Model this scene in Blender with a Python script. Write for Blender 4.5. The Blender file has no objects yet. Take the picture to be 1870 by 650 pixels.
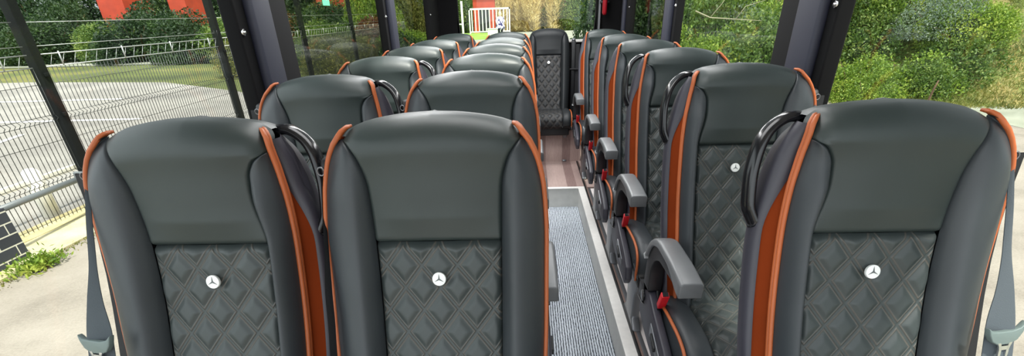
import bpy, bmesh, math, random
import numpy as np
from mathutils import Vector, Matrix
PI = math.pi
random.seed(7)
rng = np.random.default_rng(11)
scene = bpy.context.scene
COL = scene.collection

# ------------------------------------------------------------------ materials
def srgb(r, g, b):
    f = lambda c: (c/255/12.92) if c/255 <= .04045 else ((c/255+.055)/1.055)**2.4
    return (f(r), f(g), f(b), 1)

class NT:
    def __init__(s, name):
        s.m = bpy.data.materials.new(name); s.m.use_nodes = True
        s.t = s.m.node_tree; s.n = s.t.nodes; s.l = s.t.links
        s.b = s.n['Principled BSDF']; s.out = s.n['Material Output']
    def new(s, t, **k):
        x = s.n.new(t)
        for a, v in k.items(): setattr(x, a, v)
        return x
    def link(s, a, b): s.l.new(a, b)
    def math(s, op, a, b=None, c=None):
        x = s.new('ShaderNodeMath', operation=op)
        for i, v in enumerate((a, b, c)):
            if v is None: continue
            if isinstance(v, (int, float)): x.inputs[i].default_value = v
            else: s.link(v, x.inputs[i])
        return x.outputs[0]
    def noise(s, scale, detail=3, coord='Object', rough=.5, stretch=None):
        tc = s.new('ShaderNodeTexCoord'); src = tc.outputs[coord]
        if stretch:
            mp = s.new('ShaderNodeMapping'); mp.inputs['Scale'].default_value = stretch
            s.link(src, mp.inputs[0]); src = mp.outputs[0]
        n = s.new('ShaderNodeTexNoise'); n.inputs['Scale'].default_value = scale
        n.inputs['Detail'].default_value = detail; n.inputs['Roughness'].default_value = rough
        s.link(src, n.inputs['Vector']); return n.outputs['Fac']
    def ramp(s, fac, stops):
        r = s.new('ShaderNodeValToRGB'); e = r.color_ramp.elements
        while len(e) < len(stops): e.new(.5)
        for i, (p, c) in enumerate(stops): e[i].position = p; e[i].color = c
        s.link(fac, r.inputs[0]); return r.outputs[0]
    def mix(s, fac, a, b):
        x = s.new('ShaderNodeMix', data_type='RGBA')
        for sock, v in ((x.inputs[0], fac), (x.inputs[6], a), (x.inputs[7], b)):
            if isinstance(v, (int, float, tuple)): sock.default_value = v
            else: s.link(v, sock)
        return x.outputs[2]
    def bump(s, h, strength=.3, dist=.002):
        b = s.new('ShaderNodeBump'); b.inputs['Strength'].default_value = strength
        b.inputs['Distance'].default_value = dist; s.link(h, b.inputs['Height'])
        s.link(b.outputs[0], s.b.inputs['Normal'])
    def set(s, **k):
        for a, v in k.items(): s.b.inputs[a.replace('_', ' ')].default_value = v
        return s

def plain(name, col, rough=.5, metal=0., nscale=0, nstr=.1, var=.0, spec=.5):
    t = NT(name); t.set(Roughness=rough, Metallic=metal); t.b.inputs['Specular IOR Level'].default_value = spec
    if var:
        f = t.noise(nscale or 8)
        a = tuple(c*(1-var) for c in col[:3])+(1,); b = tuple(min(1, c*(1+var)) for c in col[:3])+(1,)
        t.link(t.ramp(f, [(.3, a), (.7, b)]), t.b.inputs['Base Color'])
    else: t.b.inputs['Base Color'].default_value = col
    if nscale: t.bump(t.noise(nscale*6, 4), nstr, .001)
    return t.m

DW, DH = .071, .086
def leather(name, col, rough=.4, quilt=False, sheen=.0):
    t = NT(name); t.set(Roughness=rough)
    f = t.noise(5, 3); a = tuple(c*.88 for c in col[:3])+(1,); b = tuple(c*1.12 for c in col[:3])+(1,)
    base = t.ramp(f, [(.3, a), (.7, b)])
    grain = t.noise(420, 3)
    if quilt:
        uv = t.new('ShaderNodeUVMap'); sp = t.new('ShaderNodeSeparateXYZ'); t.link(uv.outputs[0], sp.inputs[0])
        ds = []
        for sg in (1, -1):
            q = t.math('ADD', t.math('MULTIPLY', sp.outputs[0], 1/DW), t.math('MULTIPLY', sp.outputs[1], sg/DH))
            ds.append(t.math('MULTIPLY', t.math('PINGPONG', q, .5), DW*DH/math.hypot(DW, DH)))
        d = t.math('MINIMUM', ds[0], ds[1])
        # twin stitched cords either side of each diagonal
        cord = t.math('SUBTRACT', 1, t.math('MINIMUM', 1, t.math('DIVIDE', t.math('ABSOLUTE', t.math('SUBTRACT', d, .0040)), .0022)))
        valley = t.math('MINIMUM', 1, t.math('DIVIDE', d, .006))
        base = t.mix(t.math('MULTIPLY', cord, .85), base, srgb(88, 82, 75))
        h = t.math('ADD', t.math('MULTIPLY', cord, 1.2), t.math('MULTIPLY', grain, .06))
        t.link(base, t.b.inputs['Base Color']); t.bump(h, .6, .0014)
    else:
        t.link(base, t.b.inputs['Base Color']); t.bump(grain, .12, .0006)
    return t.m

M = {}
M['leather'] = leather('charcoal leather', srgb(42, 51, 50), .45)
M['quilt'] = leather('quilted charcoal leather', srgb(53, 60, 60), .46, True)
M['bolster'] = leather('soft grey leather', srgb(46, 51, 55), .48)
M['leather_rear'] = leather('black leather', srgb(24, 28, 31), .6)
M['quilt_rear'] = leather('quilted black leather', srgb(26, 29, 32), .6, True)
M['orange'] = leather('orange piping', srgb(176, 92, 48), .5)
M['rust'] = leather('rust orange fabric', srgb(116, 46, 14), .85)
M['rust'].node_tree.nodes['Principled BSDF'].inputs['Specular IOR Level'].default_value = .1
M['shell'] = plain('dark grey shell plastic', srgb(54, 53, 62), .45, nscale=40, nstr=.08)
M['black'] = plain('black plastic', srgb(22, 23, 26), .45, nscale=30, nstr=.05)
M['handle'] = plain('satin black handle', srgb(20, 21, 24), .18)
M['belt'] = plain('grey belt webbing', srgb(72, 80, 86), .7, nscale=90, nstr=.4)
M['beltdark'] = plain('black belt webbing', srgb(22, 23, 26), .7, nscale=90, nstr=.4)
M['tongue'] = plain('grey green belt tongue plastic', srgb(104, 118, 116), .5, nscale=20)
M['chrome'] = plain('bright steel', (.75, .75, .76, 1), .22, 1., nscale=10, nstr=.02)
M['metal'] = plain('painted grey metal', srgb(120, 122, 126), .35, .6, nscale=30, nstr=.05)
M['darkred'] = plain('dark red enamel', srgb(150, 14, 30), .4, nscale=30, nstr=.02)
M['red'] = plain('red buckle plastic', srgb(205, 28, 40), .35, nscale=30, nstr=.02)
M['armpad'] = leather('grey armrest leather', srgb(100, 102, 104), .4)
M['white'] = plain('white badge plastic', srgb(240, 242, 240), .4, nscale=20, nstr=.02)
M['mark'] = plain('grey badge mark', srgb(90, 95, 96), .4, nscale=20, nstr=.02)
M['navy'] = plain('navy pillar trim', srgb(40, 42, 56), .55, nscale=60, nstr=.1)
M['pillar'] = plain('black pillar trim', srgb(8, 8, 10), .8, nscale=40, nstr=.06, spec=.2)
M['greytrim'] = plain('grey pillar trim', srgb(110, 112, 116), .5, nscale=40, nstr=.06)
M['headlining'] = plain('pale headlining', srgb(205, 205, 203), .9, nscale=60, nstr=.2)
M['whitetrim'] = plain('white step trim', srgb(235, 232, 228), .4, nscale=30, nstr=.03, var=.04)
M['riser'] = plain('light grey riser', srgb(212, 211, 206), .5, nscale=20, nstr=.05, var=.06)
M['railblack'] = plain('black rail rubber', srgb(18, 18, 19), .5, nscale=40)
M['railbrown'] = plain('brown rail strip', srgb(120, 98, 90), .5, nscale=40)
M['floor'] = plain('pale platform vinyl', srgb(226, 218, 216), .35, nscale=12, nstr=.04, var=.06)

def wood_floor():
    t = NT('pinkish wood plank vinyl'); t.set(Roughness=.42)
    tc = t.new('ShaderNodeTexCoord'); sp = t.new('ShaderNodeSeparateXYZ'); t.link(tc.outputs['Object'], sp.inputs[0])
    pl = t.math('FLOOR', t.math('MULTIPLY', sp.outputs[0], 12.)); wn = t.new('ShaderNodeTexWhiteNoise', noise_dimensions='1D'); t.link(pl, wn.inputs['W'])
    g = t.noise(9, 5, stretch=(14, 1.2, 3))
    f = t.math('ADD', t.math('MULTIPLY', wn.outputs[0], .6), t.math('MULTIPLY', g, .45))
    t.link(t.ramp(f, [(.15, srgb(132, 108, 104)), (.5, srgb(164, 140, 134)), (.9, srgb(192, 170, 163))]), t.b.inputs['Base Color'])
    return t.m
M['wood'] = wood_floor()

def carpet():
    t = NT('ribbed blue grey carpet'); t.set(Roughness=.95)
    tc = t.new('ShaderNodeTexCoord'); sp = t.new('ShaderNodeSeparateXYZ'); t.link(tc.outputs['Object'], sp.inputs[0])
    wob = t.math('MULTIPLY', t.noise(45, 3, stretch=(1, .6, 1)), .008)
    w = t.math('PINGPONG', t.math('MULTIPLY', t.math('ADD', sp.outputs[0], wob), 75.), .5)
    n = t.noise(130, 3, stretch=(1, .35, 1))
    f = t.math('ADD', t.math('MULTIPLY', w, 1.3), t.math('MULTIPLY', n, .55))
    t.link(t.ramp(f, [(.36, srgb(50, 54, 62)), (.5, srgb(158, 165, 176)), (.8, srgb(222, 228, 236))]), t.b.inputs['Base Color'])
    t.bump(f, .8, .004); return t.m
M['carpet'] = carpet()

def glass(name, tint):
    t = NT(name); t.n.remove(t.b)
    tr = t.new('ShaderNodeBsdfTransparent'); tr.inputs[0].default_value = tint
    gl = t.new('ShaderNodeBsdfGlossy'); gl.inputs['Roughness'].default_value = .02
    lw = t.new('ShaderNodeLayerWeight'); fac = t.math('ADD', t.math('MULTIPLY', t.math('POWER', lw.outputs['Facing'], 4.), .30), .022)
    mx = t.new('ShaderNodeMixShader'); t.link(fac, mx.inputs[0]); t.link(tr.outputs[0], mx.inputs[1]); t.link(gl.outputs[0], mx.inputs[2])
    t.link(mx.outputs[0], t.out.inputs[0]); return t.m
M['glass'] = glass('clear window glass', (.97, .985, .975, 1))
M['tint'] = glass('tinted window glass', (.74, .76, .70, 1))

def speckle(name, c1, c2, c3, s=3., fine=60, bump=.3):
    t = NT(name); t.set(Roughness=.9)
    a = t.noise(s, 5, rough=.6); b = t.noise(fine, 3)
    f = t.math('ADD', t.math('MULTIPLY', a, .75), t.math('MULTIPLY', b, .25))
    t.link(t.ramp(f, [(.36, c1), (.5, c2), (.64, c3)]), t.b.inputs['Base Color']); t.bump(b, bump, .02); return t.m
M['concrete'] = speckle('worn concrete', srgb(118, 111, 101), srgb(138, 131, 120), srgb(150, 143, 132), 1.2)
M['tarmac'] = speckle('pale tarmac', srgb(112, 109, 104), srgb(134, 131, 124), srgb(150, 147, 140), .35)  # mottled pale grey, the tarmac's own tone
M['kerb'] = speckle('cream kerb stone', srgb(160, 152, 112), srgb(182, 174, 138), srgb(194, 188, 158), 2.)
M['kerbside'] = speckle('yellow edged slabs', srgb(150, 140, 96), srgb(172, 162, 118), srgb(182, 174, 138), 3.)
M['lawn'] = speckle('lawn', srgb(92, 140, 38), srgb(118, 168, 54), srgb(140, 184, 74), .5)
M['field'] = speckle('rough olive grass', srgb(52, 62, 20), srgb(78, 88, 30), srgb(116, 112, 50), .25, 12)
M['bankgrass'] = speckle('mossy bank soil', srgb(60, 76, 24), srgb(90, 102, 42), srgb(128, 114, 70), .8, 12)
M['path'] = speckle('grey green path', srgb(118, 122, 106), srgb(134, 138, 122), srgb(150, 152, 136), 1.)
M['paint'] = plain('white road paint', srgb(236, 236, 232), .7, nscale=5, var=.04)
M['fencewire'] = plain('dark coated wire', srgb(50, 54, 52), .35, .3, nscale=30)
M['fencepost'] = plain('black fence post', srgb(12, 16, 16), .8, nscale=10, spec=.2)
M['galv'] = plain('galvanised wire', srgb(176, 180, 178), .4, .5, nscale=30)
M['barrier'] = plain('grey barrier pole', srgb(100, 106, 108), .45, nscale=10)
M['whitepaint'] = plain('white painted metal', srgb(236, 234, 224), .5, nscale=10, var=.03)
M['redwall'] = plain('orange red cladding', srgb(176, 62, 34), .7, nscale=2, var=.15)
M['redroof'] = plain('faded red roof', srgb(170, 70, 52), .7, nscale=2, var=.15)
M['bark'] = plain('brown bark', srgb(86, 66, 46), .9, nscale=12, var=.3, nstr=.6)
M['green_sign'] = plain('green sticker', srgb(110, 226, 170), .5, nscale=10)
M['twig'] = plain('pale grey bark', srgb(150, 146, 120), .8, nscale=12)
M['skin'] = plain('pale skin', srgb(226, 190, 160), .6, nscale=10)
M['hair'] = plain('blond hair', srgb(232, 216, 160), .7, nscale=20)

def patterned():
    t = NT('navy and white patterned cloth'); t.set(Roughness=.8)
    f = t.noise(5.5, 2)
    t.link(t.ramp(f, [(.46, srgb(42, 42, 92)), (.54, srgb(232, 232, 244))]), t.b.inputs['Base Color']); return t.m
M['patterned'] = patterned()

def brick():
    t = NT('dark brick with pale mortar'); t.set(Roughness=.75)
    tc = t.new('ShaderNodeTexCoord'); mp = t.new('ShaderNodeMapping'); mp.inputs['Rotation'].default_value = (PI/2, 0, 0)
    uv = t.new('ShaderNodeUVMap')
    b = t.new('ShaderNodeTexBrick'); t.link(uv.outputs[0], b.inputs['Vector'])
    b.inputs['Color1'].default_value = srgb(44, 48, 56); b.inputs['Color2'].default_value = srgb(60, 64, 72)
    b.inputs['Mortar'].default_value = srgb(206, 204, 190); b.inputs['Scale'].default_value = 1
    b.inputs['Mortar Size'].default_value = .006; b.inputs['Brick Width'].default_value = .3; b.inputs['Row Height'].default_value = .1
    t.link(b.outputs[0], t.b.inputs['Base Color']); return t.m
M['brick'] = brick()

def leafmat(name, cs, s=1.3, fine=9):
    t = NT(name); t.set(Roughness=.6)
    a = t.noise(s, 3, 'Object'); b = t.noise(fine, 2, 'Object')
    f = t.math('ADD', t.math('MULTIPLY', a, .5), t.math('MULTIPLY', b, .5))
    c = t.ramp(f, [(.34, cs[0]), (.5, cs[1]), (.64, cs[2])])
    t.link(c, t.b.inputs['Base Color'])
    tl = t.new('ShaderNodeBsdfTranslucent'); t.link(c, tl.inputs[0])
    mx = t.new('ShaderNodeMixShader'); mx.inputs[0].default_value = .35
    t.link(t.b.outputs[0], mx.inputs[1]); t.link(tl.outputs[0], mx.inputs[2]); t.link(mx.outputs[0], t.out.inputs[0]); return t.m
M['leaf_bright'] = leafmat('bright green leaves', [srgb(58, 88, 22), srgb(116, 146, 44), srgb(180, 190, 84)])
M['leaf_mid'] = leafmat('mid green leaves', [srgb(36, 62, 22), srgb(82, 112, 42), srgb(138, 152, 72)])
M['leaf_dark'] = leafmat('dark green leaves', [srgb(18, 38, 20), srgb(36, 62, 30), srgb(70, 98, 44)])
M['leaf_olive'] = leafmat('olive leaves', [srgb(70, 80, 28), srgb(108, 114, 44), srgb(150, 142, 74)])
M['leaf_straw'] = leafmat('straw yellow reeds', [srgb(158, 138, 76), srgb(218, 198, 132), srgb(244, 232, 182)])
M['leaf_grey'] = leafmat('grey green leaves', [srgb(80, 100, 84), srgb(120, 138, 116), srgb(160, 172, 148)])
M['leaf_rust'] = leafmat('russet leaves', [srgb(70, 40, 26), srgb(112, 66, 40), srgb(120, 110, 50)])

# ------------------------------------------------------------------ mesh helpers
class MB:
    def __init__(s): s.v = []; s.f = []; s.uv = {}
    def add(s, vs, fs):
        o = len(s.v); s.v += [tuple(map(float, p)) for p in vs]; s.f += [tuple(i+o for i in f) for f in fs]; return s
    def box(s, x0, x1, y0, y1, z0, z1):
        vs = [(x, y, z) for z in (z0, z1) for y in (y0, y1) for x in (x0, x1)]
        return s.add(vs, [(0, 2, 3, 1), (4, 5, 7, 6), (0, 1, 5, 4), (2, 6, 7, 3), (0, 4, 6, 2), (1, 3, 7, 5)])
    def grid(s, P, flip=False):
        n, m = len(P), len(P[0]); vs = [p for r in P for p in r]
        fs = []
        for i in range(n-1):
            for j in range(m-1):
                q = (i*m+j, i*m+j+1, (i+1)*m+j+1, (i+1)*m+j)
                fs.append(q[::-1] if flip else q)
        return s.add(vs, fs)
    def tube(s, pts, r, n=8, cap=True, squash=(1, 1)):
        pts = [Vector(p) for p in pts]; rs = r if isinstance(r, (list, tuple)) else [r]*len(pts)
        rings = []; up = None
        for i, p in enumerate(pts):
            t = (pts[min(i+1, len(pts)-1)]-pts[max(i-1, 0)]).normalized()
            if up is None:
                a = Vector((0, 0, 1)) if abs(t.z) < .9 else Vector((1, 0, 0)); up = (a-t*a.dot(t)).normalized()
            else: up = (up-t*up.dot(t)).normalized()
            sd = t.cross(up)
            rings.append([p+rs[i]*(up*math.cos(k*2*PI/n)*squash[0]+sd*math.sin(k*2*PI/n)*squash[1]) for k in range(n)])
        vs = [q for r_ in rings for q in r_]; fs = []
        for i in range(len(rings)-1):
            for k in range(n): fs.append((i*n+k, i*n+(k+1) % n, (i+1)*n+(k+1) % n, (i+1)*n+k))
        if cap: fs.append(tuple(range(n))[::-1]); fs.append(tuple((len(rings)-1)*n+k for k in range(n)))
        return s.add(vs, fs)
    def prism(s, poly, a0, a1, axis='x'):
        n = len(poly)
        mk = {'x': lambda a, p: (a, p[0], p[1]), 'y': lambda a, p: (p[0], a, p[1]), 'z': lambda a, p: (p[0], p[1], a)}[axis]
        vs = [mk(a0, p) for p in poly]+[mk(a1, p) for p in poly]
        fs = [tuple(range(n))[::-1], tuple(range(n, 2*n))]+[(i, (i+1) % n, n+(i+1) % n, n+i) for i in range(n)]
        return s.add(vs, fs)
    def mesh(s, name, mat, smooth=True, bevel=0, uvxz=False, uvfun=None, recalc=True):
        me = bpy.data.meshes.new(name); me.from_pydata(s.v, [], s.f)
        if recalc or bevel:
            bm = bmesh.new(); bm.from_mesh(me)
            if bevel:
                es = [e for e in bm.edges if len(e.link_faces) == 2 and e.calc_face_angle(0) > .6]
                bmesh.ops.bevel(bm, geom=es, offset=bevel, segments=3, affect='EDGES', profile=.5, clamp_overlap=True)
            bmesh.ops.recalc_face_normals(bm, faces=bm.faces[:]); bm.to_mesh(me); bm.free()
        if smooth:
            me.polygons.foreach_set('use_smooth', [True]*len(me.polygons))
            if bevel or smooth == 'auto': me.set_sharp_from_angle(angle=math.radians(50))
        if uvfun:
            ul = me.uv_layers.new(name='UVMap')
            for l in me.loops: ul.data[l.index].uv = uvfun(me.vertices[l.vertex_index].co)
        me.materials.append(M[mat]); return me

def obj(name, me, parent=None, label=None, cat=None, group=None, kind=None, loc=None, rz=0):
    o = bpy.data.objects.new(name, me); COL.objects.link(o)
    if parent: o.parent = parent
    if label: o['label'] = label
    if cat: o['category'] = cat
    if group: o['group'] = group
    if kind: o['kind'] = kind
    if loc: o.location = loc
    if rz: o.rotation_euler = (0, 0, rz)
    return o
def thing(name, label, cat, loc=(0, 0, 0), rz=0, group=None):
    return obj(name, None, None, label, cat, group, None, loc, rz)
def structure(name, me, parent=None):
    return obj(name, me, parent, kind=None if parent else 'structure')
def copy_tree(o, parent=None):
    c = o.copy(); COL.objects.link(c)
    if parent: c.parent = parent
    for ch in list(o.children): copy_tree(ch, c)
    return c

def interp(x, pts):
    xs = [p[0] for p in pts]; ys = [p[1] for p in pts]
    # catmull-rom on sorted points
    if x <= xs[0]: return ys[0]
    if x >= xs[-1]: return ys[-1]
    i = max(j for j in range(len(xs)-1) if xs[j] <= x); n = len(xs)
    def m(k):
        if k == 0: return (ys[1]-ys[0])/(xs[1]-xs[0])
        if k == n-1: return (ys[-1]-ys[-2])/(xs[-1]-xs[-2])
        a = (ys[k]-ys[k-1])/(xs[k]-xs[k-1]); b = (ys[k+1]-ys[k])/(xs[k+1]-xs[k])
        return 0 if a*b <= 0 else 2*a*b/(a+b)
    h = xs[i+1]-xs[i]; t = (x-xs[i])/h
    return ((2*t**3-3*t*t+1)*ys[i]+(t**3-2*t*t+t)*h*m(i)+(-2*t**3+3*t*t)*ys[i+1]+(t**3-t*t)*h*m(i+1))

# ------------------------------------------------------------------ the coach seat
OUT = [(.195, .40), (.2, .5), (.207, .65), (.211, .8), (.211, .94), (.206, 1.03), (.196, 1.082), (.181, 1.119), (.164, 1.142), (.14, 1.157), (.11, 1.166), (.06, 1.173), (0, 1.175)]
HW = sorted([(z, x) for x, z in OUT]); ZT = sorted([(x, z) for x, z in OUT if z > 1.03 ])
hw = lambda z: interp(z, HW)
ztop = lambda x: interp(abs(x), ZT)
YP = [(.38, -.21), (.48, -.17), (.6, -.125), (.74, -.068), (.86, -.024), (.95, 0), (1.03, .014), (1.1, .020), (1.19, .02)]
yp = lambda z: interp(z, YP)
SS = [(.38, .116), (.7, .121), (.95, .125), (1.05, .127), (1.09, .132), (1.12, .142), (1.14, .155), (1.15, .1635)]
sm = lambda z: interp(z, SS)
ZSEAM = .945
# how much wider (or narrower) each flank is than the plain outline: (z, dx)
D_OUT = [(.4, .0), (.6, .012), (.8, .024), (1.0, .032), (1.06, .032), (1.1, .026), (1.14, .014), (1.165, 0)]
D_IN = [(.4, -.038), (.7, -.05), (.94, -.052), (1.05, -.05), (1.09, -.045), (1.12, -.036), (1.14, -.022), (1.165, 0)]
D_MID = [(.4, .016), (.94, .016), (1.06, .010), (1.14, .006), (1.165, 0)]
D_0 = [(.4, -.004), (1.165, 0)]
def whw(z, D): return hw(z)+interp(z, D)
def wsm(z, D): return min(sm(z), whw(z, D)-.016*(1-sstep(1.10, 1.15, z)))
def sstep(a, b, x):
    t = min(1, max(0, (x-a)/(b-a))); return t*t*(3-2*t)
def roundback(e, r):
    return 0 if e >= r else r*(1-math.sqrt(max(0, 1-(1-max(e, 0)/r)**2)))
def quilt_h(x, z):
    d = min(abs(((x/DW+s*z/DH)+.5) % 1-.5)*DW*DH/math.hypot(DW, DH) for s in (1, -1))
    return .0070*(1-(1-min(1, max(0, d-.005)/.014))**2)+.0022*max(0, 1-abs(d-.004)/.0034)
def seam(e, w=.009, d=.008): return d*(1-min(1, e/w))**2

S_OUT = [(.38, .116), (.7, .121), (.95, .125), (1.05, .133), (1.10, .146), (1.13, .160), (1.16, .175)]
S_IN = [(.38, .112), (.7, .116), (.95, .118), (1.04, .104), (1.075, .106), (1.10, .118), (1.115, .142), (1.12, .20)]
S_MID = [(.38, .116), (.7, .121), (.95, .125), (1.05, .128), (1.10, .140), (1.125, .158), (1.15, .20)]
def seamx(z, D): return min(interp(z, {id(D_OUT): S_OUT, id(D_IN): S_IN}.get(id(D), S_MID)), whw(z, D))
_zt = {}
def ztopD(x, D):
    if id(D) not in _zt: _zt[id(D)] = [(1.175-.002*k, whw(1.175-.002*k, D)) for k in range(90)]
    x = abs(x); p = _zt[id(D)]
    if x < .12: return ztop(x)
    for (z1, x1), (z2, x2) in zip(p, p[1:]):
        if x2 >= x: return z2+(z1-z2)*max(0, min(1, (x2-x)/max(1e-6, x2-x1)))
    return 1.0
def head_mesh(mat, DL=D_0, DR=D_0):
    P = []; nu, nv = 60, 60
    for j in range(nv+1):
        v = 1-(1-j/nv)**1.4; row = []
        for i in range(nu+1):
            u = -1+2*i/nu; D = DL if u < 0 else DR; u = math.copysign(1-(1-abs(u))**1.15, u); x = u*.13; z = 1.
            for _ in range(14):
                z = .5*z+.5*(ZSEAM+v*(ztopD(x, D)-ZSEAM)); x = .5*x+.5*u*seamx(z, D)
            w = seamx(z, D); zt = ztopD(x, D)
            y = yp(z)-.014*(1-u*u)*min(1, (z-ZSEAM)/.05)-.004
            y += roundback(zt-z, .062)*1.0
            free = sstep(.012, 0, whw(z, D)-w)          # above the bolster the head panel itself reaches the piping
            y += free*.022*(1-math.sqrt(max(0, 1-max(0, 1-(w-abs(x))/.035)**2))) + (1-free)*seam((1-abs(u))*w, .006, .006)+seam(z-ZSEAM, .010, .012)
            y = min(y, yp(z)+.064)
            row.append((x, y, z))
        P.append(row)
    m = MB().grid(P)
    top = P[-1]; Q = []
    for k in range(5):
        t = k/4; Q.append([(x*(1-.02*t), y+.075*t, z-.020*t*t) for x, y, z in top])
    m.grid(Q)
    return m.mesh('smooth_headrest', mat, recalc=False)
def quiltback_mesh(mat, DL=D_0, DR=D_0):
    P = []; nu, nv = 84, 170; z0 = .40
    for j in range(nv+1):
        z = z0+(ZSEAM-z0)*j/nv; row = []
        for i in range(nu+1):
            u = -1+2*i/nu; s = seamx(z, DL if u < 0 else DR); x = u*s
            y = yp(z)-.006*(1-u*u)-quilt_h(x, z)*sstep(0, .012, (1-abs(u))*s)*sstep(0, .014, ZSEAM-z)+seam((1-abs(u))*s, .006, .008)+seam(ZSEAM-z, .010, .012)
            row.append((x, y, z))
        P.append(row)
    return MB().grid(P).mesh('quilted_panel', mat, recalc=False, uvfun=lambda c: (c.x, c.z))
def bol(z): return interp(z, [(.38, .045), (.6, .06), (.85, .058), (1., .040), (1.1, .018), (1.16, .004)])
def bolster_mesh(sx, mat, D=D_0):
    P = []; nt, nv = 26, 80; z0 = .40
    ze = next(z for z in (1.0+.001*k for k in range(200)) if seamx(z, D) >= whw(z, D)-.0005)
    for j in range(nv+1):
        z = z0+(ze-z0)*(1-(1-j/nv)**1.5); s = seamx(z, D); h = max(whw(z, D), s+.0004); row = []
        B = bol(z)*min(1, (h-s)/.075+.25)*sstep(ze+.004, ze-.09, z)
        for i in range(nt+1):
            t = i/nt; x = s+t*(h-s)
            B2 = B*.62
            if t < .32: y = yp(z)-B2*math.sin(PI/2*t/.32)-.004
            else: q = (t-.32)/.68; y = yp(z)-B2-.004+(B2+.026)*(1-max(0, 1-q**1.75)**.70)
            y += roundback(ztopD(x, D)-z, .062)*(1-t**3)
            y += seam(t*(h-s), .006, .006)
            row.append((sx*x, min(y, yp(z)+.04), z))
        P.append(row)
    return MB().grid(P, flip=sx < 0).mesh('side_bolster', mat, recalc=False)
def outline_pts(sx, z0, z1, inset, dy, n=44, D=D_0):
    r = []
    for i in range(n+1):
        z = z0+(z1-z0)*i/n; r.append((sx*(whw(z, D)-inset), yp(z)+dy, z))
    return r
def piping_mesh(sx, D=D_0, z0=.42):
    m = MB()
    for k, (ins, dy, r) in enumerate(((-.003, .022, .0050), (-.003, .032, .0054))):
        p = outline_pts(sx, z0, 1.141, ins, dy, D=D)
        q = abs(p[-1][0]); p += [(sx*(q-.005), p[-1][1]+.006, 1.1475), (sx*(q-.011), p[-1][1]+.014, 1.152), (sx*(q-.018), p[-1][1]+.022, 1.153)]
        m.tube(p, [r]*(len(p)-3)+[r*.95, r*.8, r*.5], 8)
    return m.mesh('piping', 'orange')
def gx(z, D): return whw(z, D)-.012+min(.048, max(.012, (hw(z)+max(0, interp(z, D))*.8)-whw(z, D)))*sstep(1.11, .93, z)
def gusset_mesh(sx, D=D_0):
    a = outline_pts(sx, .40, 1.138, .004, .030, D=D)
    b = [(sx*gx(p[2], D), p[1]+.020, p[2]) for p in a]
    mid = [((p[0]*.7+q[0]*.3)-sx*.006, (p[1]+q[1])/2, p[2]) for p, q in zip(a, b)]
    P = [a, mid, b]
    return MB().grid(P, flip=sx > 0).mesh('side_gusset', 'rust')
def shell_mesh(DL=D_0, DR=D_0):
    # rounded closed back shell
    m = MB(); nu, nv = 40, 50; z0 = .38; P = []
    def pt(u, v, inner=False):
        zc = z0+v*(1.15-z0); h = hw(zc)*.985+max(0, interp(zc, DL if u < 0 else DR))*.8; x = h*math.sin(u*PI/2); zt = ztop(x)-.014
        z = z0+v*(zt-z0)
        e1 = (1-abs(math.sin(u*PI/2))); 
        y = yp(z)+.148-.075*(1-math.sqrt(max(0, 1-abs(math.sin(u*PI/2))**5)))-roundback(zt-z, .06)*1.2
        y = max(y, yp(z)+.074)
        return (x, y, z)
    for j in range(nv+1):
        row = [pt(-1+2*i/nu, j/nv) for i in range(nu+1)]; z = row[0][2]
        for sx, D in ((-1, DL), (1, DR)):
            xc, yc = (row[0] if sx < 0 else row[-1])[:2]; xi, yi = gx(z, D)-.004, yp(z)+.046; side = []
            for k in range(1, 10):
                t = k/9*PI/2; side.append((sx*(abs(xc)+(xi-abs(xc))*(1-math.cos(t))**1.3), yc+(yi-yc)*math.sin(t), z))
            row = side[::-1]+row if sx < 0 else row+side
        P.append(row)
    m.grid(P, flip=True)
    return m.mesh('back_shell', 'shell', recalc=True)
def handle_mesh(sx):
    pts = [(.120, .125, 1.138), (.150, .125, 1.140), (.186, .118, 1.122), (.208, .105, 1.085), (.217, .09, 1.03), (.215, .078, .98), (.198, .066, .94)]
    P = []
    for i in range(len(pts)*5-4):
        t = i/5; P.append([interp(t, [(k, p[a]) for k, p in enumerate(pts)]) for a in range(3)])
    P = [(sx*p[0], p[1], p[2]) for p in P]
    return MB().tube(P, .0135, 10, squash=(.75, 1.35)).mesh('grab_handle', 'handle')
def badge(parent):
    z = .882; y = yp(z)-.019
    tilt = math.atan2(yp(z+.02)-yp(z-.02), .04)
    def disc(r, d, n=24):
        m = MB(); c = [(r*math.cos(k*2*PI/n), r*math.sin(k*2*PI/n)) for k in range(n)]
        m.prism(c, -d, d, 'y'); return m
    o = obj('badge', disc(.0135, .0035).mesh('badge', 'white', bevel=.001), parent, label='round white badge', loc=(0, y, z))
    o.rotation_euler = (-tilt, 0, 0)
    m = MB()
    for k in range(3):
        a = PI/2+k*2*PI/3; d = (math.cos(a), math.sin(a)); n = (-d[1], d[0])
        pl = [(n[0]*.0016, n[1]*.0016), (d[0]*.0105, d[1]*.0105), (-n[0]*.0016, -n[1]*.0016), (-d[0]*.001, -d[1]*.001)]
        m.prism(pl, -.0044, -.0030, 'y')
    obj('badge_star', m.mesh('badge_star', 'mark', smooth=False), o)
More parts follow.
